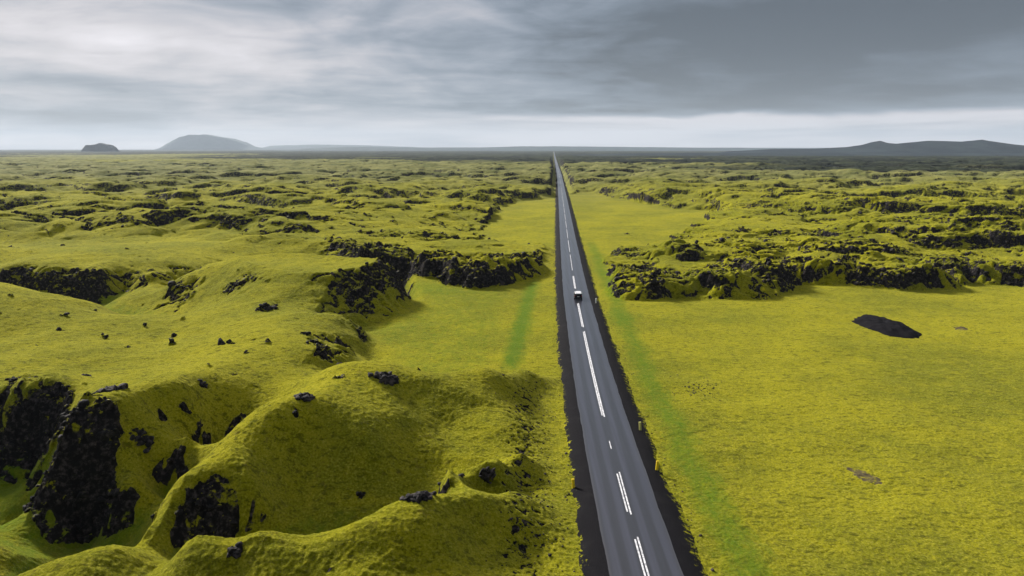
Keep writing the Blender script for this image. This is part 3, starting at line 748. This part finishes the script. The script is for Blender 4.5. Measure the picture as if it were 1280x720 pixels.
def wheel(x, y, parent):
    bm = bmesh.new(); m = bmesh.ops.create_cone(bm, cap_ends=True, segments=28, radius1=.36, radius2=.36, depth=.24)
    bmesh.ops.rotate(bm, verts=bm.verts, cent=(0, 0, 0), matrix=__import__('mathutils').Matrix.Rotation(math.pi / 2, 3, 'Y'))
    w = mk('wheel', bm, M_tyre, parent, bevel=.03); w.location = (x, y, .36)
    bm = bmesh.new(); bmesh.ops.create_cone(bm, cap_ends=True, segments=20, radius1=.23, radius2=.2, depth=.26)
    bmesh.ops.rotate(bm, verts=bm.verts, cent=(0, 0, 0), matrix=__import__('mathutils').Matrix.Rotation(math.pi / 2, 3, 'Y'))
    mk('rim', bm, M_rim, w)
car = bpy.data.objects.new('car', None); C.objects.link(car)
# body runs from the rear (y = -2.25) to the nose (y = 2.25)
loft('body', [(-2.25, .80, .82, .38, .95), (-2.1, .9, .88, .28, 1.02), (-1.2, .93, .9, .24, 1.04), (.6, .93, .9, .24, 1.03), (1.3, .93, .88, .24, 1.0), (2.0, .9, .82, .28, .88), (2.25, .78, .7, .38, .72)], M_cd, car, bevel=.02)
loft('cabin', [(-2.08, .84, .66, 1.0, 1.38), (-1.85, .86, .70, 1.0, 1.56), (.1, .86, .70, 1.0, 1.58), (.45, .86, .68, 1.0, 1.50), (1.15, .84, .80, 1.0, 1.06)], M_glass, car)
loft('roof', [(-2.22, .72, .70, 1.44, 1.54), (-1.7, .78, .76, 1.50, 1.66), (.0, .75, .73, 1.56, 1.66), (.38, .70, .68, 1.51, 1.58)], M_cw, car, bevel=.01)
loft('bonnet', [(1.12, .84, .82, 1.0, 1.045), (1.6, .82, .80, .96, 1.01), (2.1, .76, .72, .84, .9)], M_cw, car)
for s in (-1, 1):
    bm = bmesh.new(); box(bm, (s * .76, -2.2, .95), (.16, .14, .22)); mk('tail_light', bm, M_red, car, bevel=.015)
    bm = bmesh.new(); box(bm, (s * .66, 2.17, .74), (.3, .14, .12)); mk('headlight', bm, M_lamp, car, bevel=.015)
    bm = bmesh.new(); box(bm, (s * 1.0, .55, 1.08), (.2, .1, .15)); mk('wing_mirror', bm, M_cw, car, bevel=.02)
    bm = bmesh.new(); box(bm, (s * .62, -.8, 1.70), (.04, 1.9, .04)); mk('roof_rail', bm, M_cd, car)
    bm = bmesh.new(); box(bm, (s * .925, -.45, .86), (.03, .16, .03)); mk('door_handle', bm, M_rim, car)
    wheel(s * .82, -1.38, car); wheel(s * .82, 1.4, car)
bm = bmesh.new(); box(bm, (0, -2.26, .48), (1.66, .14, .2)); mk('rear_bumper', bm, M_blk, car, bevel=.02)
bm = bmesh.new(); box(bm, (0, -2.255, .78), (.5, .02, .12)); mk('number_plate', bm, M_white, car)
bm = bmesh.new(); box(bm, (0, 2.24, .52), (1.3, .1, .22)); mk('grille', bm, M_blk, car, bevel=.02)
cx, cy = at(723.5, 375, .78); car.location = (cx, cy + 2.2, float(roadz(cy)) + .03); car.rotation_euler = (0, 0, R(-3.4))
tag(car, 'small dark car with white roof driving away on the asphalt', 'car')

# ------------------------------------------------------------------ sky and light
SUN_EL, SUN_AZ = 29, -42           # azimuth from +Y, to the left
w = T('World', world=True); bpy.context.scene.world = w.m
tc = w.n('ShaderNodeTexCoord'); dirv = tc.outputs['Generated']
sx = w.n('ShaderNodeSeparateXYZ', {0: dirv}); dx, dyy, dz = sx.outputs
az = w.math('ARCTAN2', dx, dyy)                        # azimuth from +Y
el = w.math('ARCSINE', w.math('MINIMUM', w.math('MAXIMUM', dz, -1), 1))
e = w.math('MAXIMUM', el, 0)
# cloud deck coordinates: flattened towards the horizon like a real layer
den = w.math('ADD', w.math('MAXIMUM', dz, 0), .10)
cxv = w.math('DIVIDE', dx, den); cyv = w.math('DIVIDE', dyy, den)
deck = w.n('ShaderNodeCombineXYZ', {0: cxv, 1: cyv, 2: 0.0}).outputs[0]
n1 = w.noise(w.mapv(deck, (.55, .75, 1), (2.1, .6, 0)), 1, 6, .55, .6)
n2 = w.noise(w.mapv(deck, (1.9, 2.5, 1), (7.1, 3.3, 0)), 1, 7, .6, .5)
angv = w.n('ShaderNodeCombineXYZ', {0: az, 1: el, 2: 0.0}).outputs[0]
n3 = w.noise(w.mapv(angv, (2.4, 34, 1), (5.2, 1.0, 0)), 1, 5, .55, .3)     # long thin bands near the horizon
n4 = w.noise(w.mapv(angv, (6, 15, 1), (1.2, 9.0, 0)), 1, 5, .5, 1.1)
def gauss(a0, e0, wa, we):
    a = w.math('POWER', w.math('ABSOLUTE', w.math('DIVIDE', w.math('SUBTRACT', az, a0), wa)), 2)
    b = w.math('POWER', w.math('ABSOLUTE', w.math('DIVIDE', w.math('SUBTRACT', el, e0), we)), 2)
    return w.math('EXPONENT', w.math('MULTIPLY', w.math('ADD', a, b), -1))
V_ = w.math('ADD', .29, w.math('MULTIPLY', w.step(.1, -.35, az), .08))       # base value
def add(v, k):
    global V_
    V_ = w.math('ADD', V_, w.math('MULTIPLY', v, k))
# broad cloud masses
add(gauss(.42, .15, .36, .10), -.25)         # dark slab, upper right
add(gauss(.15, .10, .20, .02), -.03)
add(gauss(.42, .063, .5, .020), -.10)
add(gauss(-.56, .125, .16, .035), .20)         # bright break, left
add(gauss(-.36, .115, .12, .03), .16)
add(gauss(-.28, .185, .12, .025), -.09)
add(gauss(-.60, .075, .22, .018), -.05)
add(gauss(-.55, .040, .30, .012), -.06)
add(gauss(.0, .13, .05, .06), .05)
calm = w.math('SUBTRACT', 1, w.math('MULTIPLY', w.step(.0, .3, az), .55))
add(w.math('MULTIPLY', w.math('SUBTRACT', n1, .5), calm), .42)
add(w.math('MULTIPLY', w.math('SUBTRACT', n2, .5), calm), .34)
add(w.math('MULTIPLY', w.math('SUBTRACT', n3, .5), w.step(.16, .05, el)), .28)
add(w.math('MULTIPLY', w.math('SUBTRACT', n4, .5), calm), .42)
# bright strip under the deck, with a ragged lower edge of the deck above
rag = w.math('MULTIPLY', w.math('SUBTRACT', n4, .5), .03)
elr = w.math('ADD', el, rag)
strip_ = w.math('MULTIPLY', w.math('MULTIPLY', w.step(.050, .038, elr), w.math('ADD', .45, w.math('MULTIPLY', w.step(.40, .60, n3), .55))), w.step(-.5, .0, az))
V_ = w.math('ADD', V_, w.math('MULTIPLY', strip_, w.math('SUBTRACT', .58, V_)))
stripl = w.math('MULTIPLY', w.step(.020, .010, elr), w.step(.1, -.3, az))
V_ = w.math('ADD', V_, w.math('MULTIPLY', stripl, .12))
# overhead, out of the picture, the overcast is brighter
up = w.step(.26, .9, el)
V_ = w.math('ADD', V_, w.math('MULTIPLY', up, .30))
V_ = w.math('MULTIPLY', V_, w.math('SUBTRACT', 1, w.math('MULTIPLY', w.step(.5, -.6, dyy), .55)))  # unseen sky behind the camera dimmed, to darken slopes that face it
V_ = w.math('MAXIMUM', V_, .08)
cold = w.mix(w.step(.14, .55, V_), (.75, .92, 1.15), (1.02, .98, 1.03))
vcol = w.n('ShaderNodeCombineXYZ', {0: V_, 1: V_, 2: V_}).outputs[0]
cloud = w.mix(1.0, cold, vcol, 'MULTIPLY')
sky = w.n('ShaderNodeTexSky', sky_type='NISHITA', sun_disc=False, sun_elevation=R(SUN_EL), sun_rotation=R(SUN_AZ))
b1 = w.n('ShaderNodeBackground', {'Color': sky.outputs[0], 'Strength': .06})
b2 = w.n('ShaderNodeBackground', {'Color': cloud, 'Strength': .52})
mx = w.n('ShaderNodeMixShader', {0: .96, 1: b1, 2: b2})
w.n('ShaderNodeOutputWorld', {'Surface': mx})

sun = bpy.data.objects.new('sun', bpy.data.lights.new('sun', 'SUN')); C.objects.link(sun)
sun.data.energy = 3.7; sun.data.angle = R(9); sun.data.color = (1, .95, .86)
import mathutils
sd = mathutils.Vector((math.sin(R(SUN_AZ)) * math.cos(R(SUN_EL)), math.cos(R(SUN_AZ)) * math.cos(R(SUN_EL)), math.sin(R(SUN_EL))))
sun.rotation_euler = sd.to_track_quat('Z', 'Y').to_euler()

# ------------------------------------------------------------------ air
bm = bmesh.new(); bmesh.ops.create_cube(bm, size=1)
me = bpy.data.meshes.new('haze'); bm.to_mesh(me); bm.free()
hzo = bpy.data.objects.new('haze', me); C.objects.link(hzo)
zlo = float(H.min()) - 16
hzo.scale = (84000, 34000, 820 - zlo); hzo.location = (0, 15500, (820 + zlo) / 2)
t = T('haze'); v = t.n('ShaderNodeVolumePrincipled', {'Color': (.73, .85, 1.0), 'Density': 3.1e-5, 'Anisotropy': .1})
o_ = t.n('ShaderNodeOutputMaterial'); t.t.links.new(v.outputs[0], o_.inputs['Volume'])
me.materials.append(t.m); hzo['kind'] = 'stuff'; hzo['label'] = 'thin blue grey haze over the whole plain'; hzo['category'] = 'haze'

sc = bpy.context.scene
sc.view_settings.view_transform = 'Standard'; sc.view_settings.look = 'None'; sc.view_settings.exposure = 1.18; sc.view_settings.gamma = 1
sc.cycles.use_denoising = True
sc.cycles.max_bounces = 5; sc.cycles.diffuse_bounces = 3; sc.cycles.volume_bounces = 0
sc.render.engine = 'CYCLES'
